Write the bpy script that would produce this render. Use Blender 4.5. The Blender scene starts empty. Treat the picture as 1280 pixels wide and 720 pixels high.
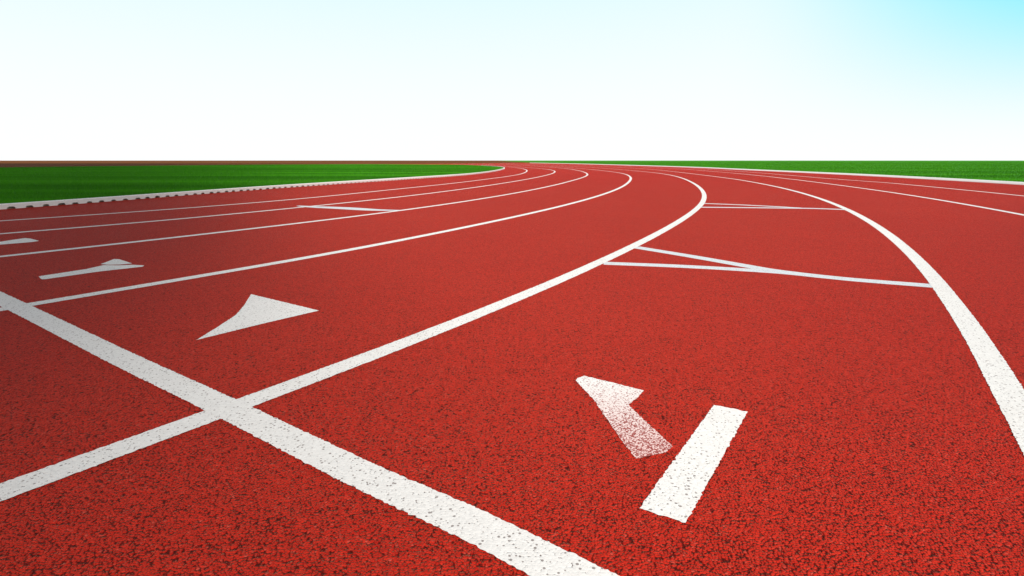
import bpy, math, random
import numpy as np
from mathutils import Vector
from mathutils.geometry import tessellate_polygon

rng = np.random.default_rng(7)
random.seed(7)
scene = bpy.context.scene
COL = scene.collection

# ------------------------------------------------------------------ helpers
def mesh_object(name, verts, faces, mat, smooth=False, parent=None):
    me = bpy.data.meshes.new(name)
    me.from_pydata([tuple(v) for v in verts], [], [tuple(f) for f in faces])
    me.materials.append(mat)
    if smooth:
        for p in me.polygons:
            p.use_smooth = True
    me.validate()
    me.update()
    o = bpy.data.objects.new(name, me)
    COL.objects.link(o)
    if parent:
        o.parent = parent
    return o

def tag(o, label=None, cat=None, group=None, kind=None):
    if label: o['label'] = label
    if cat: o['category'] = cat
    if group: o['group'] = group
    if kind: o['kind'] = kind
    return o

def resample(P, step_near=0.04, step_rel=0.02, n_max=4000):
    """Catmull-Rom through ground points, sampled finer near the viewer's side of the track."""
    P = np.array(P, float)
    P = np.concatenate([[2*P[0]-P[1]], P, [2*P[-1]-P[-2]]])
    out = []
    for i in range(1, len(P)-2):
        p0, p1, p2, p3 = P[i-1:i+3]
        L = np.linalg.norm(p2-p1)
        st = max(step_near, step_rel*np.linalg.norm((p1+p2)/2))
        n = max(1, int(math.ceil(L/st)))
        t0 = 0; t1 = t0+np.linalg.norm(p1-p0)**.5; t2 = t1+L**.5; t3 = t2+np.linalg.norm(p3-p2)**.5
        for t in np.linspace(t1, t2, n, endpoint=False):
            A1 = (t1-t)/(t1-t0)*p0+(t-t0)/(t1-t0)*p1
            A2 = (t2-t)/(t2-t1)*p1+(t-t1)/(t2-t1)*p2
            A3 = (t3-t)/(t3-t2)*p2+(t-t2)/(t3-t2)*p3
            B1 = (t2-t)/(t2-t0)*A1+(t-t0)/(t2-t0)*A2
            B2 = (t3-t)/(t3-t1)*A2+(t-t1)/(t3-t1)*A3
            out.append((t2-t)/(t2-t1)*B1+(t-t1)/(t2-t1)*B2)
    out.append(P[-2])
    return np.array(out)

def normals2d(P):
    T = np.gradient(P, axis=0)
    T /= np.maximum(np.linalg.norm(T, axis=1, keepdims=True), 1e-9)
    return np.stack([T[:, 1], -T[:, 0]], 1)      # to the right of travel

def ribbon(name, P, width, z, mat, rough=.0):
    """A painted strip of constant or varying real width along ground points; rough = raggedness of its edges (m)."""
    N = normals2d(P)
    w = np.broadcast_to(np.asarray(width, float), (len(P),))[:, None]*.5
    A = P-N*(w+rng.normal(0, 1, (len(P), 1))*rough); B = P+N*(w+rng.normal(0, 1, (len(P), 1))*rough)
    v = [(x, y, z) for x, y in A]+[(x, y, z) for x, y in B]
    n = len(P)
    f = [(i, n+i, n+i+1, i+1) for i in range(n-1)]
    return mesh_object(name, v, f, mat)

def ragged(poly, step=.004, rough=.0007):
    """Outline of a stencilled mark with the slightly crumbly edge that paint has on rubber crumb."""
    out = []
    n = len(poly)
    for i in range(n):
        a = np.array(poly[i]); b = np.array(poly[(i+1) % n])
        k = max(1, int(np.linalg.norm(b-a)/step))
        for j in range(k):
            q = a+(b-a)*j/k
            if j: q = q+rng.normal(0, rough, 2)
            out.append(tuple(q))
    return out

def sheet(name, poly, z, mat):
    poly = [Vector((x, y, 0)) for x, y in poly]
    tris = tessellate_polygon([poly])
    faces = []
    for a, b, c in tris:
        s = (poly[b]-poly[a]).cross(poly[c]-poly[a]).z
        faces.append((a, b, c) if s > 0 else (a, c, b))
    return mesh_object(name, [(p.x, p.y, z) for p in poly], faces, mat)

def inside(px, py, poly):
    r = np.zeros(len(px), bool)
    j = len(poly)-1
    for i in range(len(poly)):
        xi, yi = poly[i]; xj, yj = poly[j]
        if yi != yj:
            r ^= ((yi > py) != (yj > py)) & (px < (xj-xi)*(py-yi)/(yj-yi)+xi)
        j = i
    return r

# ------------------------------------------------------------------ materials
class Nodes:
    def __init__(self, name):
        self.m = bpy.data.materials.new(name)
        self.m.use_nodes = True
        self.t = self.m.node_tree
        self.b = self.t.nodes['Principled BSDF']
    def n(self, typ, **kw):
        nd = self.t.nodes.new(typ)
        for k, v in kw.items():
            if k.startswith('i_'):
                key = k[2:].replace('_', ' ')
                nd.inputs[key].default_value = v
            else:
                setattr(nd, k, v)
        return nd
    def l(self, a, b):
        self.t.links.new(a, b)
    def math(self, op, a, b=None, c=None, clamp=False):
        nd = self.n('ShaderNodeMath', operation=op, use_clamp=clamp)
        for i, v in enumerate((a, b, c)):
            if v is None: continue
            if isinstance(v, (int, float)): nd.inputs[i].default_value = v
            else: self.l(v, nd.inputs[i])
        return nd.outputs[0]
    def ramp(self, v, lo, hi, a=0.0, b=1.0, smooth=True):
        nd = self.n('ShaderNodeMapRange', interpolation_type='SMOOTHSTEP' if smooth else 'LINEAR')
        nd.inputs[1].default_value = lo; nd.inputs[2].default_value = hi
        nd.inputs[3].default_value = a; nd.inputs[4].default_value = b
        self.l(v, nd.inputs[0])
        return nd.outputs[0]
    def mix(self, fac, a, b, blend='MIX'):
        nd = self.n('ShaderNodeMix', data_type='RGBA', blend_type=blend)
        if isinstance(fac, (int, float)): nd.inputs[0].default_value = fac
        else: self.l(fac, nd.inputs[0])
        for i, v in ((6, a), (7, b)):
            if isinstance(v, tuple): nd.inputs[i].default_value = (*v, 1) if len(v) == 3 else v
            else: self.l(v, nd.inputs[i])
        return nd.outputs[2]
    def noise(self, co, scale, detail=2, rough=.5):
        nd = self.n('ShaderNodeTexNoise'); nd.inputs['Scale'].default_value = scale
        nd.inputs['Detail'].default_value = detail; nd.inputs['Roughness'].default_value = rough
        self.l(co, nd.inputs['Vector'])
        return nd.outputs['Fac']
    def voronoi(self, co, scale, feature='F1', rand=1.0):
        nd = self.n('ShaderNodeTexVoronoi', feature=feature)
        nd.inputs['Scale'].default_value = scale
        nd.inputs['Randomness'].default_value = rand
        self.l(co, nd.inputs['Vector'])
        return nd

def granules(g):
    """Rubber crumb relief shared by the bare track and the paint lying on it (world scale, metres)."""
    co = g.n('ShaderNodeTexCoord').outputs['Object']
    warp = g.n('ShaderNodeTexNoise'); warp.inputs['Scale'].default_value = 160; warp.inputs['Detail'].default_value = 1
    g.l(co, warp.inputs['Vector'])
    off = g.n('ShaderNodeVectorMath', operation='MULTIPLY_ADD')
    g.l(warp.outputs['Color'], off.inputs[0]); off.inputs[1].default_value = (.004, .004, 0); g.l(co, off.inputs[2])
    c2 = off.outputs[0]
    v = g.voronoi(c2, 285, rand=.85)
    d = v.outputs['Distance']
    clump = g.noise(co, 95, 1, .5)
    big = g.noise(co, 14, 3, .6)
    pit = g.math('ADD', g.math('MULTIPLY', d, 1.0), g.math('MULTIPLY', clump, .16))
    pit = g.math('ADD', pit, g.math('MULTIPLY', big, .18))          # deep gaps between crumbs score high
    # missing granules: sparse, larger holes
    hv = g.voronoi(c2, 40)
    sep = g.n('ShaderNodeSeparateColor'); g.l(hv.outputs['Color'], sep.inputs[0])
    rad = g.ramp(sep.outputs[0], .92, 1.0, 0.0, .13, smooth=False)
    hole = g.math('GREATER_THAN', rad, hv.outputs['Distance'])
    return co, v, d, pit, hole, clump

# ------------------------------------------------------------------ surveyed ground plan (metres; lane width 1.22 m)
EXPOSURE = 0.22
LINES = {   # 0 inner kerb, 1-8 lane lines, 9 outer kerb
 0: [(-8.301, 1.088), (-8.044, 1.304), (-7.798, 1.521), (-7.562, 1.738), (-7.335, 1.954), (-7.117, 2.172), (-6.908, 2.389), (-6.705, 2.607), (-6.509, 2.826), (-6.32, 3.046), (-6.136, 3.268), (-5.958, 3.491), (-5.785, 3.716), (-5.616, 3.943), (-5.451, 4.174), (-5.29, 4.407), (-5.132, 4.644), (-4.978, 4.886), (-4.827, 5.132), (-4.737, 5.417), (-4.659, 5.71), (-4.588, 6.008), (-4.522, 6.312), (-4.458, 6.619), (-4.394, 6.93), (-4.33, 7.246), (-4.263, 7.566), (-4.192, 7.89), (-4.116, 8.221), (-4.034, 8.559), (-3.944, 8.904), (-3.848, 9.257), (-3.746, 9.621), (-3.636, 9.995), (-3.519, 10.381), (-3.397, 10.781), (-3.269, 11.194), (-3.135, 11.623), (-2.996, 12.068), (-2.852, 12.53), (-2.703, 13.009), (-2.548, 13.507), (-2.387, 14.023), (-2.221, 14.558), (-2.05, 15.114), (-1.876, 15.693), (-1.804, 15.975), (-1.715, 16.317), (-1.614, 16.716), (-1.507, 17.164), (-1.401, 17.656), (-1.305, 18.185), (-1.23, 18.659), (-1.155, 19.168), (-1.081, 19.716), (-1.008, 20.307), (-0.937, 20.946), (-0.869, 21.638), (-0.813, 22.263), (-0.757, 22.931), (-0.703, 23.644), (-0.651, 24.4), (-0.603, 25.201), (-0.56, 26.047), (-0.526, 26.798), (-0.492, 27.593), (-0.462, 28.429), (-0.438, 29.298), (-0.424, 30.194), (-0.423, 31.111), (-0.436, 32.015), (-0.463, 32.969), (-0.502, 33.953), (-0.553, 34.942), (-0.614, 35.912), (-0.685, 36.833), (-0.784, 37.818), (-0.903, 38.726), (-1.04, 39.583), (-1.189, 40.419), (-1.346, 41.265), (-1.508, 42.159), (-1.688, 43.181), (-1.878, 44.221), (-2.078, 45.278), (-2.293, 46.35), (-2.525, 47.436), (-2.776, 48.535), (-3.12, 49.954), (-3.498, 51.433), (-3.909, 52.936), (-4.35, 54.424), (-4.82, 55.853), (-5.313, 57.176), (-5.947, 58.63), (-6.613, 59.925), (-7.311, 61.083), (-8.041, 62.129), (-8.805, 63.095), (-9.606, 64.01), (-10.686, 65.087), (-11.832, 66.024), (-13.017, 66.804), (-14.217, 67.415), (-15.401, 67.844), (-16.539, 68.078), (-17.63, 68.118), (-18.63, 67.961), (-19.574, 67.602), (-20.496, 67.04), (-21.429, 66.275), (-22.402, 65.311), (-24.078, 62.997), (-25.622, 59.934), (-26.95, 56.512), (-28.036, 53.064), (-28.909, 49.861), (-29.643, 47.11), (-30.269, 44.711), (-30.766, 42.452), (-31.159, 40.334), (-31.466, 38.359), (-31.709, 36.525), (-31.905, 34.832), (-32.078, 33.283), (-32.233, 31.862), (-32.357, 30.539), (-32.436, 29.29), (-32.454, 28.091), (-32.397, 26.924)],
 1: [(-7.47, 0.079), (-7.208, 0.298), (-6.96, 0.516), (-6.723, 0.732), (-6.498, 0.945), (-6.282, 1.157), (-6.076, 1.367), (-5.878, 1.575), (-5.688, 1.782), (-5.505, 1.989), (-5.328, 2.195), (-5.156, 2.4), (-4.99, 2.607), (-4.828, 2.814), (-4.671, 3.022), (-4.516, 3.232), (-4.365, 3.444), (-4.217, 3.659), (-4.071, 3.877), (-3.928, 4.1), (-3.776, 4.321), (-3.62, 4.544), (-3.466, 4.774), (-3.317, 5.014), (-3.173, 5.264), (-3.034, 5.524), (-2.9, 5.795), (-2.771, 6.078), (-2.647, 6.373), (-2.528, 6.682), (-2.416, 7.004), (-2.306, 7.339), (-2.199, 7.689), (-2.091, 8.052), (-1.982, 8.429), (-1.868, 8.821), (-1.747, 9.228), (-1.621, 9.651), (-1.491, 10.094), (-1.361, 10.556), (-1.23, 11.041), (-1.102, 11.549), (-0.975, 12.081), (-0.848, 12.639), (-0.719, 13.223), (-0.589, 13.834), (-0.531, 14.112), (-0.46, 14.448), (-0.377, 14.833), (-0.289, 15.254), (-0.2, 15.699), (-0.116, 16.155), (-0.051, 16.529), (0.014, 16.913), (0.08, 17.315), (0.145, 17.744), (0.208, 18.208), (0.269, 18.719), (0.317, 19.181), (0.364, 19.681), (0.41, 20.213), (0.454, 20.77), (0.496, 21.347), (0.535, 21.935), (0.565, 22.446), (0.593, 22.974), (0.619, 23.516), (0.641, 24.073), (0.661, 24.643), (0.676, 25.225), (0.687, 25.84), (0.693, 26.473), (0.694, 27.122), (0.69, 27.783), (0.681, 28.454), (0.667, 29.13), (0.644, 29.927), (0.611, 30.734), (0.569, 31.552), (0.518, 32.383), (0.458, 33.228), (0.39, 34.091), (0.292, 35.19), (0.177, 36.302), (0.044, 37.437), (-0.107, 38.604), (-0.278, 39.814), (-0.47, 41.079), (-0.773, 42.862), (-1.129, 44.715), (-1.538, 46.663), (-1.996, 48.733), (-2.502, 50.958), (-3.052, 53.375), (-3.724, 56.551), (-4.469, 60.282), (-5.316, 64.359), (-6.286, 68.508), (-7.393, 72.382), (-8.638, 75.562), (-11.299, 79.032), (-14.17, 79.66), (-16.982, 78.192), (-19.563, 75.526), (-21.877, 72.543), (-24.013, 70.015), (-26.162, 67.287), (-27.892, 63.975), (-29.234, 60.397), (-30.262, 56.827), (-31.077, 53.485), (-31.797, 50.541), (-32.421, 47.898), (-32.884, 45.381), (-33.22, 43.01), (-33.462, 40.798), (-33.64, 38.757), (-33.786, 36.892), (-33.927, 35.208), (-34.06, 33.674), (-34.167, 32.254), (-34.23, 30.916), (-34.229, 29.633), (-34.145, 28.383)],
 2: [(-6.846, -0.678), (-6.592, -0.465), (-6.352, -0.256), (-6.124, -0.05), (-5.908, 0.152), (-5.703, 0.351), (-5.507, 0.546), (-5.32, 0.738), (-5.141, 0.928), (-4.969, 1.115), (-4.804, 1.3), (-4.645, 1.483), (-4.492, 1.665), (-4.343, 1.846), (-4.199, 2.027), (-4.058, 2.207), (-3.92, 2.388), (-3.786, 2.569), (-3.654, 2.752), (-3.524, 2.937), (-3.395, 3.124), (-3.268, 3.314), (-3.138, 3.505), (-3.001, 3.696), (-2.867, 3.893), (-2.737, 4.098), (-2.612, 4.313), (-2.491, 4.536), (-2.373, 4.769), (-2.255, 5.01), (-2.136, 5.26), (-2.017, 5.519), (-1.896, 5.789), (-1.775, 6.07), (-1.654, 6.364), (-1.532, 6.671), (-1.411, 6.993), (-1.29, 7.33), (-1.171, 7.684), (-1.051, 8.056), (-0.931, 8.446), (-0.81, 8.854), (-0.686, 9.283), (-0.562, 9.734), (-0.436, 10.207), (-0.308, 10.704), (-0.259, 10.908), (-0.201, 11.148), (-0.135, 11.419), (-0.063, 11.719), (0.013, 12.04), (0.089, 12.378), (0.17, 12.746), (0.258, 13.145), (0.351, 13.573), (0.448, 14.029), (0.548, 14.509), (0.647, 15.012), (0.729, 15.439), (0.813, 15.887), (0.898, 16.354), (0.984, 16.842), (1.07, 17.35), (1.155, 17.879), (1.221, 18.308), (1.287, 18.754), (1.354, 19.215), (1.419, 19.688), (1.481, 20.17), (1.541, 20.658), (1.584, 21.041), (1.626, 21.428), (1.666, 21.821), (1.704, 22.22), (1.739, 22.627), (1.77, 23.043), (1.8, 23.489), (1.825, 23.948), (1.846, 24.416), (1.864, 24.89), (1.878, 25.365), (1.888, 25.837), (1.895, 26.384), (1.895, 26.93), (1.89, 27.476), (1.878, 28.023), (1.86, 28.574), (1.835, 29.13), (1.789, 29.861), (1.728, 30.565), (1.652, 31.271), (1.564, 32.009), (1.464, 32.817), (1.352, 33.732), (1.151, 35.361), (0.905, 37.235), (0.606, 39.353), (0.248, 41.71), (-0.177, 44.3), (-0.674, 47.11), (-1.479, 51.685), (-2.501, 57.434), (-3.801, 64.061), (-5.417, 71.074), (-7.342, 77.731), (-9.492, 83.046), (-12.76, 87.225), (-16.009, 87.899), (-18.986, 86.002), (-21.59, 82.679), (-23.885, 79.033), (-26.069, 76.019), (-28.328, 72.865), (-30.114, 69.08), (-31.471, 65.026), (-32.483, 61.005), (-33.266, 57.259), (-33.951, 53.971), (-34.538, 51.033), (-34.956, 48.247), (-35.243, 45.634), (-35.433, 43.208), (-35.564, 40.979), (-35.668, 38.952), (-35.777, 37.133), (-35.887, 35.486), (-35.977, 33.968), (-36.025, 32.542), (-36.005, 31.176), (-35.894, 29.842)],
 3: [(-6.151, -1.523), (-5.759, -1.191), (-5.404, -0.874), (-5.08, -0.57), (-4.783, -0.278), (-4.511, 0.001), (-4.259, 0.27), (-4.025, 0.53), (-3.806, 0.782), (-3.599, 1.028), (-3.404, 1.268), (-3.217, 1.506), (-3.037, 1.743), (-2.862, 1.98), (-2.69, 2.22), (-2.522, 2.463), (-2.354, 2.714), (-2.185, 2.972), (-2.015, 3.242), (-1.843, 3.524), (-1.667, 3.823), (-1.488, 4.141), (-1.307, 4.481), (-1.122, 4.848), (-0.935, 5.244), (-0.745, 5.673), (-0.553, 6.139), (-0.358, 6.647), (-0.159, 7.199), (0.044, 7.801), (0.252, 8.457), (0.466, 9.173), (0.685, 9.954), (0.911, 10.805), (1.144, 11.735), (1.387, 12.748), (1.644, 13.851), (1.909, 15.055), (2.17, 16.37), (2.407, 17.81), (2.608, 19.385), (2.776, 21.106), (2.91, 22.984), (3.007, 25.03), (3.066, 27.253), (3.107, 29.669), (2.904, 33.86), (2.249, 41.286), (0.772, 52.009), (-1.907, 65.464), (-5.852, 79.629), (-10.346, 90.53), (-14.454, 95.56), (-18.155, 96.318), (-21.246, 93.959), (-23.764, 89.913), (-25.936, 85.547), (-28.126, 82.024), (-30.493, 78.442), (-32.336, 74.185), (-33.707, 69.654), (-34.703, 65.182), (-35.454, 61.031), (-36.105, 57.402), (-36.656, 54.168), (-37.029, 51.114), (-37.265, 48.259), (-37.405, 45.619), (-37.488, 43.202), (-37.549, 41.013), (-37.626, 39.058), (-37.715, 37.298), (-37.788, 35.683), (-37.819, 34.168), (-37.78, 32.718), (-37.642, 31.3)],
 4: [(-5.354, -2.489), (-4.912, -2.114), (-4.52, -1.763), (-4.173, -1.435), (-3.864, -1.13), (-3.587, -0.845), (-3.338, -0.579), (-3.113, -0.33), (-2.908, -0.095), (-2.72, 0.126), (-2.546, 0.337), (-2.384, 0.538), (-2.231, 0.734), (-2.085, 0.924), (-1.945, 1.112), (-1.808, 1.3), (-1.672, 1.49), (-1.537, 1.684), (-1.401, 1.884), (-1.261, 2.093), (-1.118, 2.314), (-0.971, 2.55), (-0.82, 2.806), (-0.666, 3.085), (-0.506, 3.389), (-0.337, 3.723), (-0.158, 4.09), (0.033, 4.494), (0.235, 4.941), (0.45, 5.437), (0.676, 5.989), (0.914, 6.605), (1.163, 7.292), (1.423, 8.059), (1.693, 8.916), (1.972, 9.873), (2.259, 10.941), (2.557, 12.132), (2.868, 13.458), (3.182, 14.936), (3.487, 16.584), (3.761, 18.423), (3.966, 20.477), (4.073, 22.762), (4.092, 25.296), (4.081, 28.105), (3.902, 32.572), (3.312, 40.721), (1.813, 52.83), (-1.156, 68.437), (-5.782, 85.179), (-11.201, 98.014), (-15.737, 103.282), (-19.741, 103.947), (-23.019, 101.264), (-25.646, 96.777), (-27.896, 91.951), (-30.182, 88.028), (-32.658, 84.018), (-34.558, 79.289), (-35.943, 74.28), (-36.923, 69.357), (-37.641, 64.804), (-38.259, 60.833), (-38.773, 57.304), (-39.101, 53.981), (-39.287, 50.884), (-39.377, 48.029), (-39.411, 45.424), (-39.431, 43.073), (-39.476, 40.983), (-39.542, 39.111), (-39.599, 37.398), (-39.614, 35.795), (-39.556, 34.26), (-39.391, 32.759)],
 5: [(-4.553, -3.461), (-3.991, -2.981), (-3.515, -2.547), (-3.111, -2.158), (-2.767, -1.81), (-2.474, -1.499), (-2.223, -1.223), (-2.006, -0.978), (-1.819, -0.759), (-1.656, -0.563), (-1.512, -0.388), (-1.386, -0.229), (-1.272, -0.085), (-1.17, 0.048), (-1.076, 0.171), (-0.988, 0.288), (-0.905, 0.4), (-0.825, 0.51), (-0.745, 0.62), (-0.665, 0.733), (-0.583, 0.849), (-0.497, 0.973), (-0.406, 1.106), (-0.308, 1.252), (-0.203, 1.415), (-0.089, 1.597), (0.036, 1.804), (0.174, 2.038), (0.326, 2.307), (0.495, 2.614), (0.683, 2.968), (0.893, 3.376), (1.126, 3.847), (1.384, 4.392), (1.668, 5.024), (1.976, 5.759), (2.301, 6.616), (2.642, 7.613), (2.999, 8.771), (3.376, 10.112), (3.776, 11.663), (4.201, 13.454), (4.635, 15.525), (5.036, 17.924), (5.329, 20.704), (5.456, 23.905), (5.496, 28.611), (5.222, 37.444), (3.911, 51.134), (0.639, 69.546), (-5.072, 89.919), (-12.055, 105.499), (-17.091, 110.824), (-21.409, 111.344), (-24.852, 108.38), (-27.558, 103.533), (-29.864, 98.323), (-32.238, 94.033), (-34.823, 89.594), (-36.779, 84.392), (-38.178, 78.906), (-39.142, 73.532), (-39.829, 68.576), (-40.413, 64.263), (-40.891, 60.44), (-41.174, 56.848), (-41.31, 53.509), (-41.348, 50.439), (-41.335, 47.646), (-41.313, 45.134), (-41.326, 42.909), (-41.37, 40.924), (-41.409, 39.113), (-41.409, 37.421), (-41.331, 35.803), (-41.139, 34.218)],
 6: [(-1.705, -2.461), (-1.411, -2.142), (-1.164, -1.865), (-0.956, -1.625), (-0.781, -1.417), (-0.633, -1.237), (-0.508, -1.082), (-0.401, -0.948), (-0.31, -0.832), (-0.232, -0.732), (-0.166, -0.645), (-0.109, -0.569), (-0.058, -0.501), (-0.007, -0.433), (0.044, -0.365), (0.094, -0.297), (0.144, -0.228), (0.194, -0.16), (0.243, -0.091), (0.293, -0.022), (0.342, 0.047), (0.39, 0.117), (0.439, 0.186), (0.488, 0.258), (0.544, 0.338), (0.607, 0.432), (0.68, 0.541), (0.765, 0.668), (0.862, 0.816), (0.974, 0.99), (1.105, 1.192), (1.256, 1.431), (1.427, 1.712), (1.623, 2.043), (1.845, 2.435), (2.094, 2.898), (2.373, 3.446), (2.682, 4.096), (3.021, 4.865), (3.389, 5.777), (3.781, 6.857), (4.191, 8.134), (4.61, 9.643), (5.031, 11.422), (5.453, 13.515), (5.816, 15.981), (5.888, 16.507), (5.96, 17.052), (6.034, 17.63), (6.114, 18.26), (6.199, 18.963), (6.293, 19.762), (6.45, 21.082), (6.631, 22.626), (6.82, 24.412), (6.997, 26.458), (7.134, 28.786), (7.196, 31.416), (7.081, 38.462), (6.338, 49.176), (4.301, 63.768), (0.307, 81.448), (-5.785, 99.52), (-12.909, 112.983), (-18.165, 117.686), (-22.684, 117.87), (-26.337, 114.781), (-29.257, 109.885), (-31.764, 104.575), (-34.294, 100.037), (-36.988, 95.169), (-39, 89.494), (-40.413, 83.531), (-41.361, 77.706), (-42.016, 72.348), (-42.567, 67.694), (-43.009, 63.576), (-43.246, 59.715), (-43.332, 56.134), (-43.32, 52.849), (-43.258, 49.868), (-43.194, 47.194), (-43.176, 44.835), (-43.198, 42.737), (-43.22, 40.828), (-43.204, 39.048), (-43.106, 37.345), (-42.888, 35.677)],
 7: [(-0.729, -3.38), (-0.482, -3.114), (-0.26, -2.868), (-0.061, -2.64), (0.121, -2.429), (0.286, -2.232), (0.437, -2.047), (0.577, -1.874), (0.707, -1.709), (0.829, -1.552), (0.944, -1.401), (1.055, -1.254), (1.162, -1.109), (1.266, -0.966), (1.37, -0.821), (1.474, -0.675), (1.579, -0.524), (1.686, -0.367), (1.797, -0.203), (1.912, -0.029), (2.033, 0.158), (2.16, 0.358), (2.296, 0.575), (2.44, 0.812), (2.593, 1.072), (2.758, 1.357), (2.933, 1.673), (3.122, 2.023), (3.322, 2.411), (3.536, 2.845), (3.763, 3.328), (4.003, 3.868), (4.254, 4.472), (4.52, 5.148), (4.797, 5.904), (5.085, 6.75), (5.38, 7.697), (5.683, 8.758), (5.993, 9.944), (6.316, 11.268), (6.658, 12.745), (7.014, 14.396), (7.377, 16.241), (7.738, 18.307), (8.079, 20.624), (8.391, 23.214), (8.525, 24.356), (8.682, 25.727), (8.848, 27.337), (9.001, 29.199), (9.12, 31.326), (9.173, 33.732), (9.08, 40.874), (8.324, 52.123), (6.077, 67.725), (1.508, 86.818), (-5.563, 106.327), (-13.764, 120.467), (-19.368, 124.816), (-24.139, 124.742), (-27.979, 121.466), (-31.051, 116.398), (-33.694, 110.875), (-36.351, 106.042), (-39.152, 100.745), (-41.221, 94.595), (-42.647, 88.155), (-43.579, 81.88), (-44.203, 76.119), (-44.721, 71.125), (-45.127, 66.712), (-45.319, 62.582), (-45.354, 58.759), (-45.291, 55.259), (-45.182, 52.09), (-45.076, 49.254), (-45.027, 46.761), (-45.026, 44.55), (-45.031, 42.543), (-44.998, 40.674), (-44.882, 38.888), (-44.636, 37.136)],
 8: [(0.266, -4.317), (0.477, -4.09), (0.676, -3.872), (0.863, -3.66), (1.04, -3.456), (1.209, -3.259), (1.369, -3.066), (1.522, -2.879), (1.67, -2.695), (1.812, -2.514), (1.949, -2.336), (2.083, -2.16), (2.214, -1.985), (2.343, -1.809), (2.47, -1.633), (2.596, -1.455), (2.721, -1.275), (2.846, -1.091), (2.972, -0.903), (3.1, -0.71), (3.228, -0.51), (3.359, -0.303), (3.492, -0.088), (3.628, 0.137), (3.768, 0.373), (3.911, 0.621), (4.058, 0.882), (4.21, 1.159), (4.365, 1.452), (4.526, 1.763), (4.691, 2.094), (4.861, 2.447), (5.036, 2.824), (5.215, 3.228), (5.398, 3.659), (5.586, 4.122), (5.777, 4.617), (5.973, 5.149), (6.172, 5.72), (6.373, 6.332), (6.578, 6.99), (6.787, 7.696), (6.999, 8.454), (7.215, 9.267), (7.434, 10.141), (7.66, 11.079), (7.736, 11.507), (7.801, 12.006), (7.867, 12.59), (7.944, 13.273), (8.048, 14.073), (8.197, 15.012), (8.425, 16.278), (8.706, 17.825), (9.019, 19.656), (9.345, 21.764), (9.661, 24.126), (9.944, 26.699), (10.195, 29.264), (10.457, 32.095), (10.7, 35.236), (10.88, 38.74), (10.935, 42.672), (10.779, 47.11), (10.047, 55.972), (8.386, 68.15), (5.206, 83.34), (0.074, 100.322), (-6.893, 116.512), (-14.618, 127.951), (-20.342, 131.679), (-25.286, 131.277), (-29.359, 127.875), (-32.692, 122.754), (-35.577, 117.128), (-38.407, 112.046), (-41.317, 106.32), (-43.442, 99.696), (-44.881, 92.779), (-45.798, 86.054), (-46.39, 79.891), (-46.875, 74.555), (-47.245, 69.848), (-47.391, 65.449), (-47.377, 61.384), (-47.262, 57.669), (-47.105, 54.312), (-46.958, 51.315), (-46.877, 48.686), (-46.854, 46.363), (-46.843, 44.258), (-46.793, 42.301), (-46.657, 40.43), (-46.385, 38.594)],
 9: [(1.776, -5.739), (2.083, -5.408), (2.374, -5.083), (2.651, -4.764), (2.916, -4.45), (3.171, -4.138), (3.417, -3.829), (3.655, -3.521), (3.887, -3.211), (4.113, -2.9), (4.336, -2.586), (4.556, -2.266), (4.774, -1.939), (4.99, -1.604), (5.207, -1.26), (5.423, -0.903), (5.641, -0.532), (5.86, -0.145), (6.081, 0.26), (6.305, 0.686), (6.53, 1.134), (6.759, 1.609), (6.989, 2.111), (7.222, 2.645), (7.456, 3.212), (7.692, 3.817), (7.93, 4.462), (8.169, 5.152), (8.409, 5.889), (8.65, 6.678), (8.892, 7.522), (9.135, 8.427), (9.381, 9.397), (9.633, 10.436), (9.853, 11.56), (10.063, 12.769), (10.263, 14.068), (10.448, 15.465), (10.612, 16.966), (10.75, 18.578), (10.863, 20.308), (10.965, 22.168), (11.067, 24.169), (11.183, 26.321), (11.336, 28.633), (11.55, 31.113), (11.599, 31.918), (11.642, 32.807), (11.679, 33.783), (11.707, 34.848), (11.725, 36.006), (11.73, 37.261), (11.695, 39.246), (11.597, 41.492), (11.439, 44.013), (11.227, 46.824), (10.97, 49.94), (10.684, 53.375), (10.372, 57.359), (10.001, 61.99), (9.529, 67.168), (8.921, 72.737), (8.151, 78.48), (7.21, 84.105), (6.299, 88.814), (5.313, 93.551), (4.225, 98.275), (3.002, 102.94), (1.607, 107.498), (0, 111.894), (-2.05, 116.793), (-4.29, 121.588), (-6.747, 126.08), (-9.435, 130.045), (-12.35, 133.245), (-15.472, 135.436), (-20.114, 136.404), (-24.808, 135.097), (-29.315, 132.049), (-33.469, 127.832), (-37.186, 122.999), (-40.463, 118.051), (-43.481, 111.894), (-45.662, 104.797), (-47.115, 97.402), (-48.016, 90.227), (-48.577, 83.662), (-49.029, 77.986), (-49.363, 72.984), (-49.464, 68.316), (-49.399, 64.008), (-49.233, 60.078), (-49.028, 56.534), (-48.839, 53.375), (-48.727, 50.613), (-48.683, 48.176), (-48.654, 45.974), (-48.588, 43.928), (-48.433, 41.973), (-48.134, 40.053)],
}
START = [(-1.708, 1.765), (-1.321, 1.492), (-0.878, 1.178), (-0.549, 0.95), (-0.209, 0.709), (-0.04, 0.596), (0.068, 0.516), (0.42, 0.26), (1.2, -0.29)]
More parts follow.
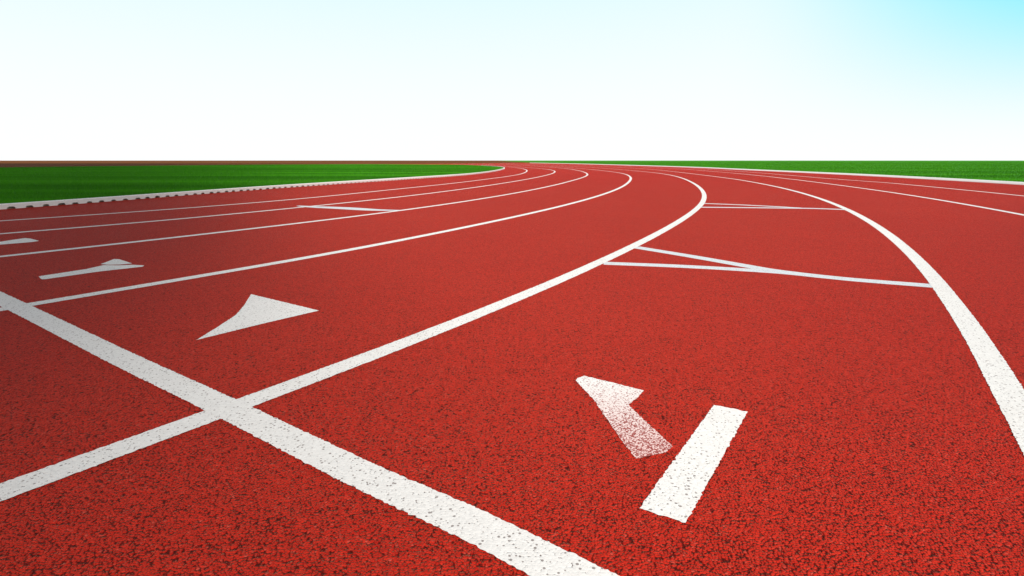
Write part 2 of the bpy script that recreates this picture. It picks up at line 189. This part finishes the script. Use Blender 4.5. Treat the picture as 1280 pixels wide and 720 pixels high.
MARKS = {
 'rect': [(0.379, 0.949), (0.431, 0.921), (0.22, 0.606), (0.168, 0.636)],
 'faded': [(0.133, 1.066), (0.14, 1.081), (0.154, 1.092), (0.263, 1.016), (0.244, 0.983), (0.219, 0.949), (0.239, 0.868), (0.258, 0.796), (0.243, 0.778), (0.218, 0.769), (0.191, 0.759), (0.181, 0.808), (0.171, 0.876), (0.156, 0.976)],
 'tri': [(-0.896, 1.821), (-0.59, 1.611), (-0.699, 1.476), (-0.808, 1.329), (-0.812, 1.442), (-0.821, 1.562), (-0.852, 1.682)],
 'm2bar': [(-1.877, 2.117), (-1.801, 2.267), (-1.795, 2.334), (-1.791, 2.356), (-1.718, 2.352), (-1.673, 2.364), (-1.609, 2.349), (-1.598, 2.319), (-1.705, 2.216), (-1.806, 2.063), (-1.819, 2.063)],
 'm2tip': [(-1.855, 2.51), (-1.827, 2.503), (-1.694, 2.396), (-1.73, 2.369), (-1.776, 2.365), (-1.823, 2.379)],
 'm1': [(-2.892, 3.062), (-2.89, 3.151), (-2.883, 3.211), (-2.834, 3.194), (-2.7, 3.096), (-2.703, 3.052), (-2.793, 2.954), (-2.916, 2.815), (-3.009, 2.899)],
 'sA_lo': [(0.412, 2.406), (0.731, 2.334), (0.977, 2.255), (1.115, 2.195), (1.234, 2.112)],
 'sA_up': [(0.655, 2.869), (0.875, 2.562), (1.015, 2.349), (1.088, 2.241), (1.279, 2.082), (1.552, 1.945)],
 'sB_up': [(2.055, 5.896), (2.332, 5.733), (2.577, 5.539), (2.787, 5.321)],
 'sB_lo': [(1.841, 5.413), (2.481, 5.33), (2.907, 5.257), (3.113, 5.153)],
 'sC': [(-2.177, 5.589), (-2.036, 5.49), (-1.62, 5.302), (-1.263, 5.102), (-1.017, 5.06)],
}

def track_material():
    g = Nodes('red_rubber_track')
    co, v, d, pit, hole, clump = granules(g)
    sep = g.n('ShaderNodeSeparateColor'); g.l(v.outputs['Color'], sep.inputs[0])
    base = g.mix(g.ramp(sep.outputs[0], 0, 1, smooth=False), TRACK_A, TRACK_B)
    # a few paler, sun-bleached crumbs
    base = g.mix(g.ramp(sep.outputs[1], .93, .99, 0, .7), base, TRACK_PALE)
    mid = g.noise(co, 48, 2, .7)
    base = g.mix(g.ramp(mid, .42, .62, 0, .28), base, TRACK_DEEP)
    # broad weathering
    w = g.noise(co, .9, 4, .6)
    base = g.mix(g.ramp(w, .35, .7, 0, .35), base, TRACK_WORN)
    p = g.ramp(pit, .75, .91)
    base = g.mix(g.ramp(clump, .35, .68, 0, .35), base, TRACK_DEEP)
    base = g.mix(g.math('MULTIPLY', p, .85), base, (.10, .004, .0025))
    base = g.mix(g.ramp(pit, .96, 1.05, 0, .7), base, (.02, .006, .004))
    base = g.mix(g.math('MULTIPLY', hole, .85), base, (.012, .006, .004))
    g.l(base, g.b.inputs['Base Color'])
    g.b.inputs['Roughness'].default_value = TRACK_ROUGH
    g.b.inputs['Specular IOR Level'].default_value = TRACK_SPEC
    g.b.inputs['Sheen Weight'].default_value = .07
    g.b.inputs['Sheen Roughness'].default_value = .22
    g.b.inputs['Sheen Tint'].default_value = (1, .42, .26, 1)
    h = g.math('SUBTRACT', 1.0, g.math('MULTIPLY', d, 1.0))
    h = g.math('SUBTRACT', h, g.math('MULTIPLY', g.ramp(pit, .6, 1.05), .7))
    h = g.math('SUBTRACT', h, g.math('MULTIPLY', hole, .8))
    b = g.n('ShaderNodeBump'); b.inputs['Strength'].default_value = TRACK_BUMP; b.inputs['Distance'].default_value = .0036
    g.l(h, b.inputs['Height']); g.l(b.outputs[0], g.b.inputs['Normal'])
    return g.m

def paint_material(name, col, lo=.97, hi=1.06, worn=None, dirt=.15, bump=.35):
    """White line paint soaked into the crumb: pits stay unpainted; worn = (point, direction, length) along which it thins out."""
    g = Nodes(name)
    co, v, d, pit, hole, clump = granules(g)
    sep = g.n('ShaderNodeSeparateColor'); g.l(v.outputs['Color'], sep.inputs[0])
    white = g.mix(g.ramp(sep.outputs[0], 0, 1, 0, 1, smooth=False), col, tuple(c*.88 for c in col))
    sm = g.noise(co, 6, 3, .6)
    white = g.mix(g.ramp(sm, .5, .8, 0, dirt), white, (.45, .40, .36))
    pv = g.voronoi(co, 150); ps = g.n('ShaderNodeSeparateColor'); g.l(pv.outputs['Color'], ps.inputs[0])
    pr = g.ramp(ps.outputs[1], 0, 1, .05, .34, smooth=False)
    pore = g.ramp(g.math('SUBTRACT', pr, pv.outputs['Distance']), -.03, .07)
    pp = pit
    red = (.10, .06, .055)
    if worn:
        (px, py), (dx, dy), ln = worn
        s = g.n('ShaderNodeVectorMath', operation='DOT_PRODUCT')
        sub = g.n('ShaderNodeVectorMath', operation='SUBTRACT'); g.l(co, sub.inputs[0]); sub.inputs[1].default_value = (px, py, 0)
        g.l(sub.outputs[0], s.inputs[0]); s.inputs[1].default_value = (dx, dy, 0)
        along = g.ramp(s.outputs['Value'], -.02, ln, 0, 1, smooth=False)
        pp = g.math('ADD', pit, g.math('MULTIPLY', along, .28))
        white = g.mix(g.math('MULTIPLY', along, .38), white, (.70, .22, .18))
        red = (.26, .020, .014)
    m = g.ramp(pp, lo, hi)
    m = g.math('MAXIMUM', m, g.math('MULTIPLY', pore, .8))
    c = g.mix(g.math('MULTIPLY', m, .9), white, red)
    g.l(c, g.b.inputs['Base Color'])
    g.b.inputs['Roughness'].default_value = .6
    g.b.inputs['Specular IOR Level'].default_value = .3
    h = g.math('SUBTRACT', 1.0, g.math('MULTIPLY', d, .4))
    h = g.math('SUBTRACT', h, g.math('MULTIPLY', g.ramp(pit, .8, 1.1), .9))
    b = g.n('ShaderNodeBump'); b.inputs['Strength'].default_value = bump; b.inputs['Distance'].default_value = .0022
    g.l(h, b.inputs['Height']); g.l(b.outputs[0], g.b.inputs['Normal'])
    return g.m

def kerb_material(name, col):
    g = Nodes(name)
    co = g.n('ShaderNodeTexCoord').outputs['Object']
    n = g.noise(co, 4, 4, .6); n2 = g.noise(co, 60, 2, .6)
    c = g.mix(g.ramp(n, .45, .75, 0, .12), col, (.60, .55, .48))
    c = g.mix(g.ramp(n2, .6, .8, 0, .2), c, (.40, .34, .28))
    g.l(c, g.b.inputs['Base Color'])
    g.b.inputs['Roughness'].default_value = .5
    return g.m

def turf_material(name, a, b_, trans=0.0):
    g = Nodes(name)
    co = g.n('ShaderNodeTexCoord').outputs['Object']
    n1 = g.noise(co, .35, 5, .65)
    mp = g.n('ShaderNodeMapping'); mp.inputs['Scale'].default_value = (.05, .5, 1); mp.inputs['Rotation'].default_value = (0, 0, .15)
    g.l(co, mp.inputs['Vector'])
    n2 = g.noise(mp.outputs[0], 1.0, 3, .6)
    n3 = g.noise(co, 14, 3, .7)
    f = g.math('ADD', g.math('MULTIPLY', n1, .45), g.math('MULTIPLY', n2, .55))
    c = g.mix(g.ramp(f, .36, .64), a, b_)
    c = g.mix(g.ramp(n3, .45, .75, 0, .5), c, tuple(x*.55 for x in a))
    g.l(c, g.b.inputs['Base Color'])
    g.b.inputs['Roughness'].default_value = .75
    g.b.inputs['Specular IOR Level'].default_value = .04
    bp = g.n('ShaderNodeBump'); bp.inputs['Strength'].default_value = .8; bp.inputs['Distance'].default_value = .03
    g.l(g.noise(co, 60, 3, .7), bp.inputs['Height']); g.l(bp.outputs[0], g.b.inputs['Normal'])
    return g.m

def blade_material(name, a, b_):
    g = Nodes(name)
    oi = g.n('ShaderNodeNewGeometry').outputs['Random Per Island']
    co = g.n('ShaderNodeTexCoord').outputs['Object']
    mp = g.n('ShaderNodeMapping'); mp.inputs['Scale'].default_value = (.05, .5, 1); mp.inputs['Rotation'].default_value = (0, 0, .15)
    g.l(co, mp.inputs['Vector'])
    n2 = g.noise(mp.outputs[0], 1.0, 3, .6)
    c = g.mix(g.ramp(n2, .36, .64), a, b_)
    c = g.mix(g.ramp(oi, 0, 1, 0, .22, smooth=False), c, tuple(x*1.25 for x in b_))
    g.l(c, g.b.inputs['Base Color'])
    g.b.inputs['Roughness'].default_value = .6
    g.b.inputs['Specular IOR Level'].default_value = .2
    tr = g.n('ShaderNodeBsdfTranslucent'); g.l(c, tr.inputs['Color'])
    mx = g.n('ShaderNodeMixShader'); mx.inputs[0].default_value = .45
    g.l(g.b.outputs[0], mx.inputs[1]); g.l(tr.outputs[0], mx.inputs[2])
    g.l(mx.outputs[0], g.t.nodes['Material Output'].inputs['Surface'])
    return g.m

def earth_material():
    g = Nodes('brown_earth')
    co = g.n('ShaderNodeTexCoord').outputs['Object']
    n = g.noise(co, .12, 5, .6)
    c = g.mix(g.ramp(n, .35, .65), (.11, .045, .008), (.17, .055, .02))
    g.l(c, g.b.inputs['Base Color']); g.b.inputs['Roughness'].default_value = .95; g.b.inputs['Specular IOR Level'].default_value = .03
    return g.m

# track reds: albedo of the crumb itself
TRACK_A = (.46, .017, .009)
TRACK_B = (.54, .028, .014)
TRACK_DEEP = (.30, .009, .005)
TRACK_PALE = (.52, .085, .06)
TRACK_WORN = (.56, .032, .016)
TRACK_ROUGH = .7
TRACK_SPEC = .05
TRACK_BUMP = .75

M_TRACK = track_material()
M_PAINT = paint_material('white_line_paint', (.78, .78, .765))
M_PALE = paint_material('pale_grey_line_paint', (.62, .66, .70))
M_KERB = kerb_material('white_kerb_enamel', (.87, .87, .85))
M_TURF = turf_material('mown_turf', (.030, .17, .004), (.070, .33, .008))
M_BLADE = blade_material('grass_blade', (.030, .18, .004), (.072, .34, .008))
M_EARTH = earth_material()

# ------------------------------------------------------------------ setting
def until(P, tan_left):
    """keep a line as far round the bend as it stays painted"""
    gone = (P[:, 1] > 25) & (P[:, 0]/np.maximum(P[:, 1], .1) < tan_left)
    return P[:int(np.argmax(gone))] if gone.any() else P

OUTER = resample(LINES[9], .3, .03)
INNER = resample(LINES[0], .12, .01)

ground = sheet('ground', [(-2500, -600), (2500, -600), (2500, 6000), (-2500, 6000)], -.012, M_TURF)
tag(ground, kind='structure')

def far_side(P, a):
    r = P[:, 0]/np.maximum(P[:, 1], .1)
    return P[(P[:, 1] > 25) & (r < a)]
# beyond the bend the red surfacing gives way to bare brown ground
earth = sheet('bare_earth', [tuple(p) for p in far_side(INNER, -.40)][::-1] + [(-10, 78), (6, 120), (0, 240), (-150, 5200), (-2500, 5200), (-2500, 300), (-700, 20), (-90, 20)], .0015, M_EARTH)
tag(earth, kind='structure')

trk_poly = [tuple(p) for p in OUTER] + [(-62, 22), (-50, 4), (-24, -9), (-2, -9)]
track = sheet('track', trk_poly, 0, M_TRACK)
tag(track, kind='structure')

inf_poly = [tuple(p) for p in INNER] + [(-39, 16), (-30, 3), (-18, -5)]
infield = sheet('infield', inf_poly, .010, M_TURF)
tag(infield, kind='structure')

# ------------------------------------------------------------------ painted lane lines
LINE_LABELS = {
 1: 'thin white lane line closest to the white kerb with drain notches',
 2: 'thin white lane line, second out from the notched kerb, met by the grey slanting strip',
 3: 'white lane line passing between the two small arrows at the far left',
 4: 'white lane line bending round beyond the big white triangle',
 5: 'bold white lane line that crosses the start line beside the white triangle',
 6: 'broad white lane line sweeping down the near right of the track',
 7: 'white lane line on the right, next outward from the broad sweeping one',
 8: 'faint thin white lane line on the right just inside the outer kerb',
}
for k in range(1, 9):
    P = resample(LINES[k], .004, .0035 if k in (4, 5, 6) else .006)
    P = until(P, -.16)
    o = ribbon('lane_line', P, .056, .0009, M_PAINT, .0007)
    tag(o, LINE_LABELS[k], 'lane line', 'curved lane lines painted on the red track')

# start line: reaches from the kerb side across the lanes to behind the viewer
SL = resample([(-4.46, 3.72), (-3.4, 2.955), (-2.4, 2.25)] + START, .004, .0035)
o = ribbon('start_line', SL, .058, .0013, M_PAINT, .0008)
tag(o, 'thick straight white start line running diagonally across the lanes in the foreground', 'start line')

def mark(name, poly, z, mat, label, cat, group=None):
    o = sheet(name, ragged(poly), z, mat)
    return tag(o, label, cat, group)

mark('painted_block', MARKS['rect'], .0009, M_PAINT, 'short white painted bar beside the worn arrow on the near red track', 'painted bar')
M_WORN = paint_material('worn_white_paint', (.78, .78, .765), 0.83, 1.01, worn=((.168, 1.03), (.16, -.987), .24), dirt=.05)
mark('faded_arrow', MARKS['faded'], .0009, M_WORN, 'worn white arrow with its tail faded to pink beside the painted bar', 'arrow')
mark('painted_triangle', MARKS['tri'], .0009, M_PAINT, 'large solid white triangle with one curved edge beyond the start line', 'triangle')
ar = mark('lane_arrow', MARKS['m2bar'], .0009, M_PAINT, 'slim white arrow split by a thin red gap, in the lane beyond the white triangle', 'arrow', 'slim arrows painted in the left lanes')
t2 = sheet('arrow_tip', ragged(MARKS['m2tip']), .0009, M_PAINT); t2.parent = ar
mark('lane_arrow', MARKS['m1'], .0009, M_PAINT, 'slim whole white arrow cut by the left edge, nearest the kerb', 'arrow', 'slim arrows painted in the left lanes')

def strip(pts, w, label, mat=M_PALE, group=None, z=.0006):
    o = ribbon('break_line', resample(pts, .03, .01), w, z, mat)
    return tag(o, label, 'painted strip', group)
PG = 'pale strips painted across single lanes'
strip(MARKS['sA_up'], .072, 'long pale curved strip across the right lane, ending at the broad lane line', group=PG, z=.0006)
strip(MARKS['sA_lo'], .072, 'short pale strip joining the long curved strip from its near side', group=PG, z=.0003)
strip(MARKS['sB_lo'], .10, 'long flat pale strip farther off across the right lane', group=PG, z=.0006)
strip(MARKS['sB_up'], .09, 'short pale strip forking off the farther flat strip', group=PG, z=.0003)
cP = resample(MARKS['sC'], .03, .01)
cw = .04+.15*np.sin(np.linspace(0, math.pi, len(cP)))**.7
o = ribbon('break_line', cP, cw, .0006, M_PALE)
tag(o, 'grey slanting strip between two thin lane lines on the far left lanes', 'painted strip', PG)

# ------------------------------------------------------------------ kerbs
def notched_kerb(P, width, height, pitch, nw, nh, name):
    """Hollow white rail: top plate, back wall, and a track-side wall with arched drain notches along its foot."""
    seg = np.linalg.norm(np.diff(P, axis=0), axis=1); S = np.concatenate([[0], np.cumsum(seg)])
    N = normals2d(P)
    # break the length into columns that follow the notch outline
    prof = [(-.5, 0), (-.46, .6), (-.36, .86), (-.2, 1.0), (.2, 1.0), (.36, .86), (.46, .6), (.5, 0)]
    st, hh = [0.0], [0.0]
    n = int(S[-1]/pitch)
    for i in range(n):
        c = (i+.5)*pitch+random.uniform(-.012, .012)
        w = nw*random.uniform(.85, 1.15); h = nh*random.uniform(.85, 1.1)
        for u, t in prof:
            st.append(c+u*w); hh.append(t*h)
    st.append(S[-1]); hh.append(0.0)
    st = np.array(st); hh = np.array(hh)
    def at(s, off):
        x = np.interp(s, S, P[:, 0]); y = np.interp(s, S, P[:, 1])
        nx = np.interp(s, S, N[:, 0]); ny = np.interp(s, S, N[:, 1])
        return np.stack([x+nx*off, y+ny*off], 1)
    f_out = at(st, width*.5); f_in = at(st, width*.5-.004); rim = at(st, width*.5-.006); bk = at(st, -width*.5)
    v, f = [], []
    n = len(st)
    def col(xy, z):
        b = len(v)
        zz = np.broadcast_to(np.asarray(z, float), (n,))
        v.extend((x, y, q) for (x, y), q in zip(xy, zz))
        return b
    a0 = col(f_out, hh); a1 = col(f_out, height-.006); a2 = col(rim, height); a3 = col(bk, height); a4 = col(bk, 0.0)
    i0 = col(f_in, hh)
    for i in range(n-1):
        for p, q in ((a0, a1), (a1, a2), (a2, a3), (a3, a4), (i0, a0)):
            f.append((p+i, p+i+1, q+i+1, q+i))
    return mesh_object(name, v, f, M_KERB)

kP = resample(LINES[0], .1, .01)
tip = int(np.argmax(kP[:, 0]/np.maximum(kP[:, 1], .1)))
end = np.nonzero(kP[tip:, 0]/kP[tip:, 1] < -.055)[0][0]+tip
kP = kP[:end]
kerb = notched_kerb(kP, .05, .050, .150, .070, .020, 'inner_kerb')
tag(kerb, 'raised white kerb with dark drain notches edging the green infield', 'kerb')

oP = until(resample(LINES[9], .2, .01), .03)
N = normals2d(oP)
prof = [(-.055, 0), (-.050, .010), (-.012, .044), (.045, .050), (.055, .044), (.055, 0)]
v = []; f = []
for (x, y), (nx, ny) in zip(oP, N):
    v += [(x+nx*a, y+ny*a, b) for a, b in prof]
for i in range(len(oP)-1):
    for j in range(5):
        f.append((i*6+j, i*6+j+1, i*6+6+j+1, i*6+6+j))
okerb = mesh_object('outer_kerb', v, f, M_KERB)
tag(okerb, 'low plain white kerb between the outermost lane and the lawn on the right', 'kerb')

# ------------------------------------------------------------------ grass blades
def grass(name, poly, z, xr, yr, n, hmin, hmax, keep=None):
    px = []; py = []
    tot = 0
    while tot < n:
        # more blades where the lawn is closer to the track bend, thinning with distance
        u = rng.random(n); d = yr[0]*(yr[1]/yr[0])**u
        th = rng.uniform(xr[0], xr[1], n)
        x = d*np.tan(th); y = d
        k = inside(x, y, poly)
        if keep is not None: k &= keep(x, y)
        px.append(x[k]); py.append(y[k]); tot += k.sum()
    x = np.concatenate(px)[:n]; y = np.concatenate(py)[:n]
    d = np.hypot(x, y)
    h = rng.uniform(hmin, hmax, n); w = .0035+.00075*d*rng.uniform(.6, 1.2, n)
    a = rng.uniform(0, 2*np.pi, n); le = rng.uniform(0, .7, n)*h; la = rng.uniform(0, 2*np.pi, n)
    V = np.empty((n, 3, 3))
    V[:, 0] = np.stack([x-np.cos(a)*w/2, y-np.sin(a)*w/2, np.full(n, z)], 1)
    V[:, 1] = np.stack([x+np.cos(a)*w/2, y+np.sin(a)*w/2, np.full(n, z)], 1)
    V[:, 2] = np.stack([x+np.cos(la)*le, y+np.sin(la)*le, z+h], 1)
    me = bpy.data.meshes.new(name)
    me.vertices.add(3*n); me.vertices.foreach_set('co', V.ravel())
    me.loops.add(3*n); me.loops.foreach_set('vertex_index', np.arange(3*n, dtype=np.int32))
    me.polygons.add(n); me.polygons.foreach_set('loop_start', np.arange(0, 3*n, 3, dtype=np.int32))
    me.polygons.foreach_set('loop_total', np.full(n, 3, np.int32))
    me.materials.append(M_BLADE)
    me.update(calc_edges=True)
    o = bpy.data.objects.new(name, me); COL.objects.link(o)
    return o

inset = [tuple(p) for p in INNER-normals2d(INNER)*.05] + inf_poly[len(INNER):]
o = grass('infield_grass', inset, .01, (-.95, .05), (3.0, 60), 260000, .025, .045)
tag(o, 'short mown green grass filling the infield behind the notched kerb', 'grass', kind='stuff')
cut = int(np.argmax(OUTER[:, 1] > 120))
lawn_poly = [tuple(p) for p in (OUTER+normals2d(OUTER)*.06)[:cut]] + [(30, 260), (400, 260), (400, -10)]
o = grass('lawn_grass', lawn_poly, -.012, (.0, 1.0), (4.0, 220), 200000, .02, .035)
tag(o, 'short mown green grass beyond the plain outer kerb on the right', 'grass', kind='stuff')

# ------------------------------------------------------------------ light, sky
SUN_EL, SUN_AZ = math.radians(46), math.radians(170)      # azimuth from +Y (the way the camera faces) towards +X
world = bpy.data.worlds.new('World'); scene.world = world; world.use_nodes = True
wt = world.node_tree
bg = wt.nodes['Background']
sky = wt.nodes.new('ShaderNodeTexSky'); sky.sky_type = 'NISHITA'; sky.sun_disc = False
sky.sun_elevation = SUN_EL; sky.sun_rotation = SUN_AZ
sky.air_density = 1.0; sky.dust_density = .6; sky.ozone_density = 1.0
def wn(t, **k):
    n = wt.nodes.new(t)
    for a, b in k.items(): setattr(n, a, b)
    return n
def wlink(a, b): wt.links.new(a, b)
def wrange(v, lo, hi, a=0, b=1):
    n = wn('ShaderNodeMapRange', interpolation_type='SMOOTHSTEP')
    for i, q in enumerate((lo, hi, a, b)): n.inputs[i+1].default_value = q
    wlink(v, n.inputs[0]); return n.outputs[0]
def wmath(op, a, b):
    n = wn('ShaderNodeMath', operation=op)
    for i, q in enumerate((a, b)):
        if isinstance(q, (int, float)): n.inputs[i].default_value = q
        else: wlink(q, n.inputs[i])
    return n.outputs[0]
wco = wn('ShaderNodeTexCoord'); wsep = wn('ShaderNodeSeparateXYZ'); wlink(wco.outputs['Generated'], wsep.inputs[0])
# milky haze along the horizon, thinner towards the clear quarter of the sky (ahead and to the right)
clear = wn('ShaderNodeVectorMath', operation='DOT_PRODUCT'); wlink(wco.outputs['Generated'], clear.inputs[0])
CA = math.radians(75)
clear.inputs[1].default_value = (math.sin(CA), math.cos(CA), 0)
cl = wrange(clear.outputs['Value'], .55, 1.0)
ahead = wrange(wsep.outputs[1], -.5, .3, .14, .35)
zz = wmath('MULTIPLY', wsep.outputs[2], wmath('ADD', ahead, wmath('MULTIPLY', cl, .95)))
milky = wrange(zz, .0, .28, 1, 0)                      # white haze
upper = wmath('MULTIPLY', wrange(wsep.outputs[2], .25, .42, 1, 0), wrange(wsep.outputs[1], -.4, .45, .30, 1))        # pale cyan veil fading into the clear sky above
veil = wn('ShaderNodeMix', data_type='RGBA'); wlink(milky, veil.inputs[0])
veil.inputs[6].default_value = (.10, .74, .97, 1); veil.inputs[7].default_value = (.86, .875, .885, 1)
tot = wn('ShaderNodeMix', data_type='RGBA'); wlink(upper, tot.inputs[0])
sk = wn('ShaderNodeMix', data_type='RGBA', blend_type='MULTIPLY'); sk.inputs[0].default_value = 1
wlink(sky.outputs[0], sk.inputs[6]); sk.inputs[7].default_value = (.17, .118, .08, 1)
wlink(sk.outputs[2], tot.inputs[6]); wlink(veil.outputs[2], tot.inputs[7])
wlink(tot.outputs[2], bg.inputs[0]); bg.inputs[1].default_value = 1.0

sd = bpy.data.lights.new('sun', 'SUN'); sd.energy = 4.3; sd.angle = math.radians(.6); sd.color = (1, .95, .88)
sun = bpy.data.objects.new('sun', sd); COL.objects.link(sun)
dirv = Vector((math.sin(SUN_AZ)*math.cos(SUN_EL), math.cos(SUN_AZ)*math.cos(SUN_EL), math.sin(SUN_EL)))
sun.rotation_euler = dirv.to_track_quat('Z', 'Y').to_euler()

# unseen vapour slab, added overhead and behind to darken the left of the oval
def shade_caster(edge_pt, edge_az, side, alt, length, depth, thick, sigma):
    e = np.array([math.sin(edge_az), math.cos(edge_az)]); lft = np.array([-e[1], e[0]])*side
    offx = dirv.x/dirv.z*alt; offy = dirv.y/dirv.z*alt
    nu, nv = 60, 80
    v = []; f = []
    us = np.linspace(0, 1, nu)**1.8*depth; vs = np.linspace(-.12, 1, nv)*length
    def hgt(u, t):
        a = min(1, u/(1.3+.62*max(0, t))); a = a*a*(3-2*a)
        b = min(1, (depth-u)/(.3*depth)); c = min(1, max(0, (t+.12*length)/(.08*length)), (length-t)/(.15*length))
        bump = 1+.16*math.sin(u*.31+t*.17)*math.sin(t*.23-u*.11)+.10*math.sin(u*.83+1.3)*math.sin(t*.61)
        return thick*a*max(0, b)*max(0, c)*bump
    for s_ in (1, -1):
        for u in us:
            for t in vs:
                wob = .35*math.sin(t*.35)+.25*math.sin(t*.93+1)
                p = np.array(edge_pt)+e*t+lft*(u+wob*min(1, t/20 if t > 0 else 0))
                h = hgt(u, t)
                v.append((p[0]+offx, p[1]+offy, alt+(h*.8 if s_ > 0 else -h*.2)))
    n0 = nu*nv
    for i in range(nu-1):
        for j in range(nv-1):
            a = i*nv+j
            q1 = (a, a+1, a+nv+1, a+nv); q2 = (n0+a, n0+a+nv, n0+a+nv+1, n0+a+1)
            f.append(q1 if side > 0 else q1[::-1]); f.append(q2 if side > 0 else q2[::-1])
    m = bpy.data.materials.new('shade_caster_volume'); m.use_nodes = True
    t = m.node_tree; t.nodes.remove(t.nodes['Principled BSDF'])
    pv = t.nodes.new('ShaderNodeVolumePrincipled'); pv.inputs['Density'].default_value = sigma
    pv.inputs['Color'].default_value = (1, 1, 1, 1)
    t.links.new(pv.outputs[0], t.nodes['Material Output'].inputs['Volume'])
    o = mesh_object('shade_caster', v, f, m, smooth=True)
    return tag(o, kind='structure')
shade_caster((.1, .2), math.radians(-14), 1, 90, 110, 90, 4.0, .50)
shade_caster((.75, .2), math.radians(30), -1, 90, 110, 60, 3.0, .11)  # second unseen slab, thinner, added to dim the right side a little

# ------------------------------------------------------------------ camera
cd = bpy.data.cameras.new('camera'); cam = bpy.data.objects.new('camera', cd); COL.objects.link(cam)
cam.location = (0, 0, .448); cam.rotation_euler = (math.radians(90-13.149), 0, 0)
cd.sensor_width = 36; cd.lens = 682.4/1280*36; cd.clip_start = .02; cd.clip_end = 20000
scene.camera = cam
scene.view_settings.view_transform = 'Standard'; scene.view_settings.look = 'None'
scene.view_settings.exposure = EXPOSURE; scene.view_settings.gamma = 1
scene.view_settings.use_curve_mapping = False
scene.cycles.max_bounces = 6
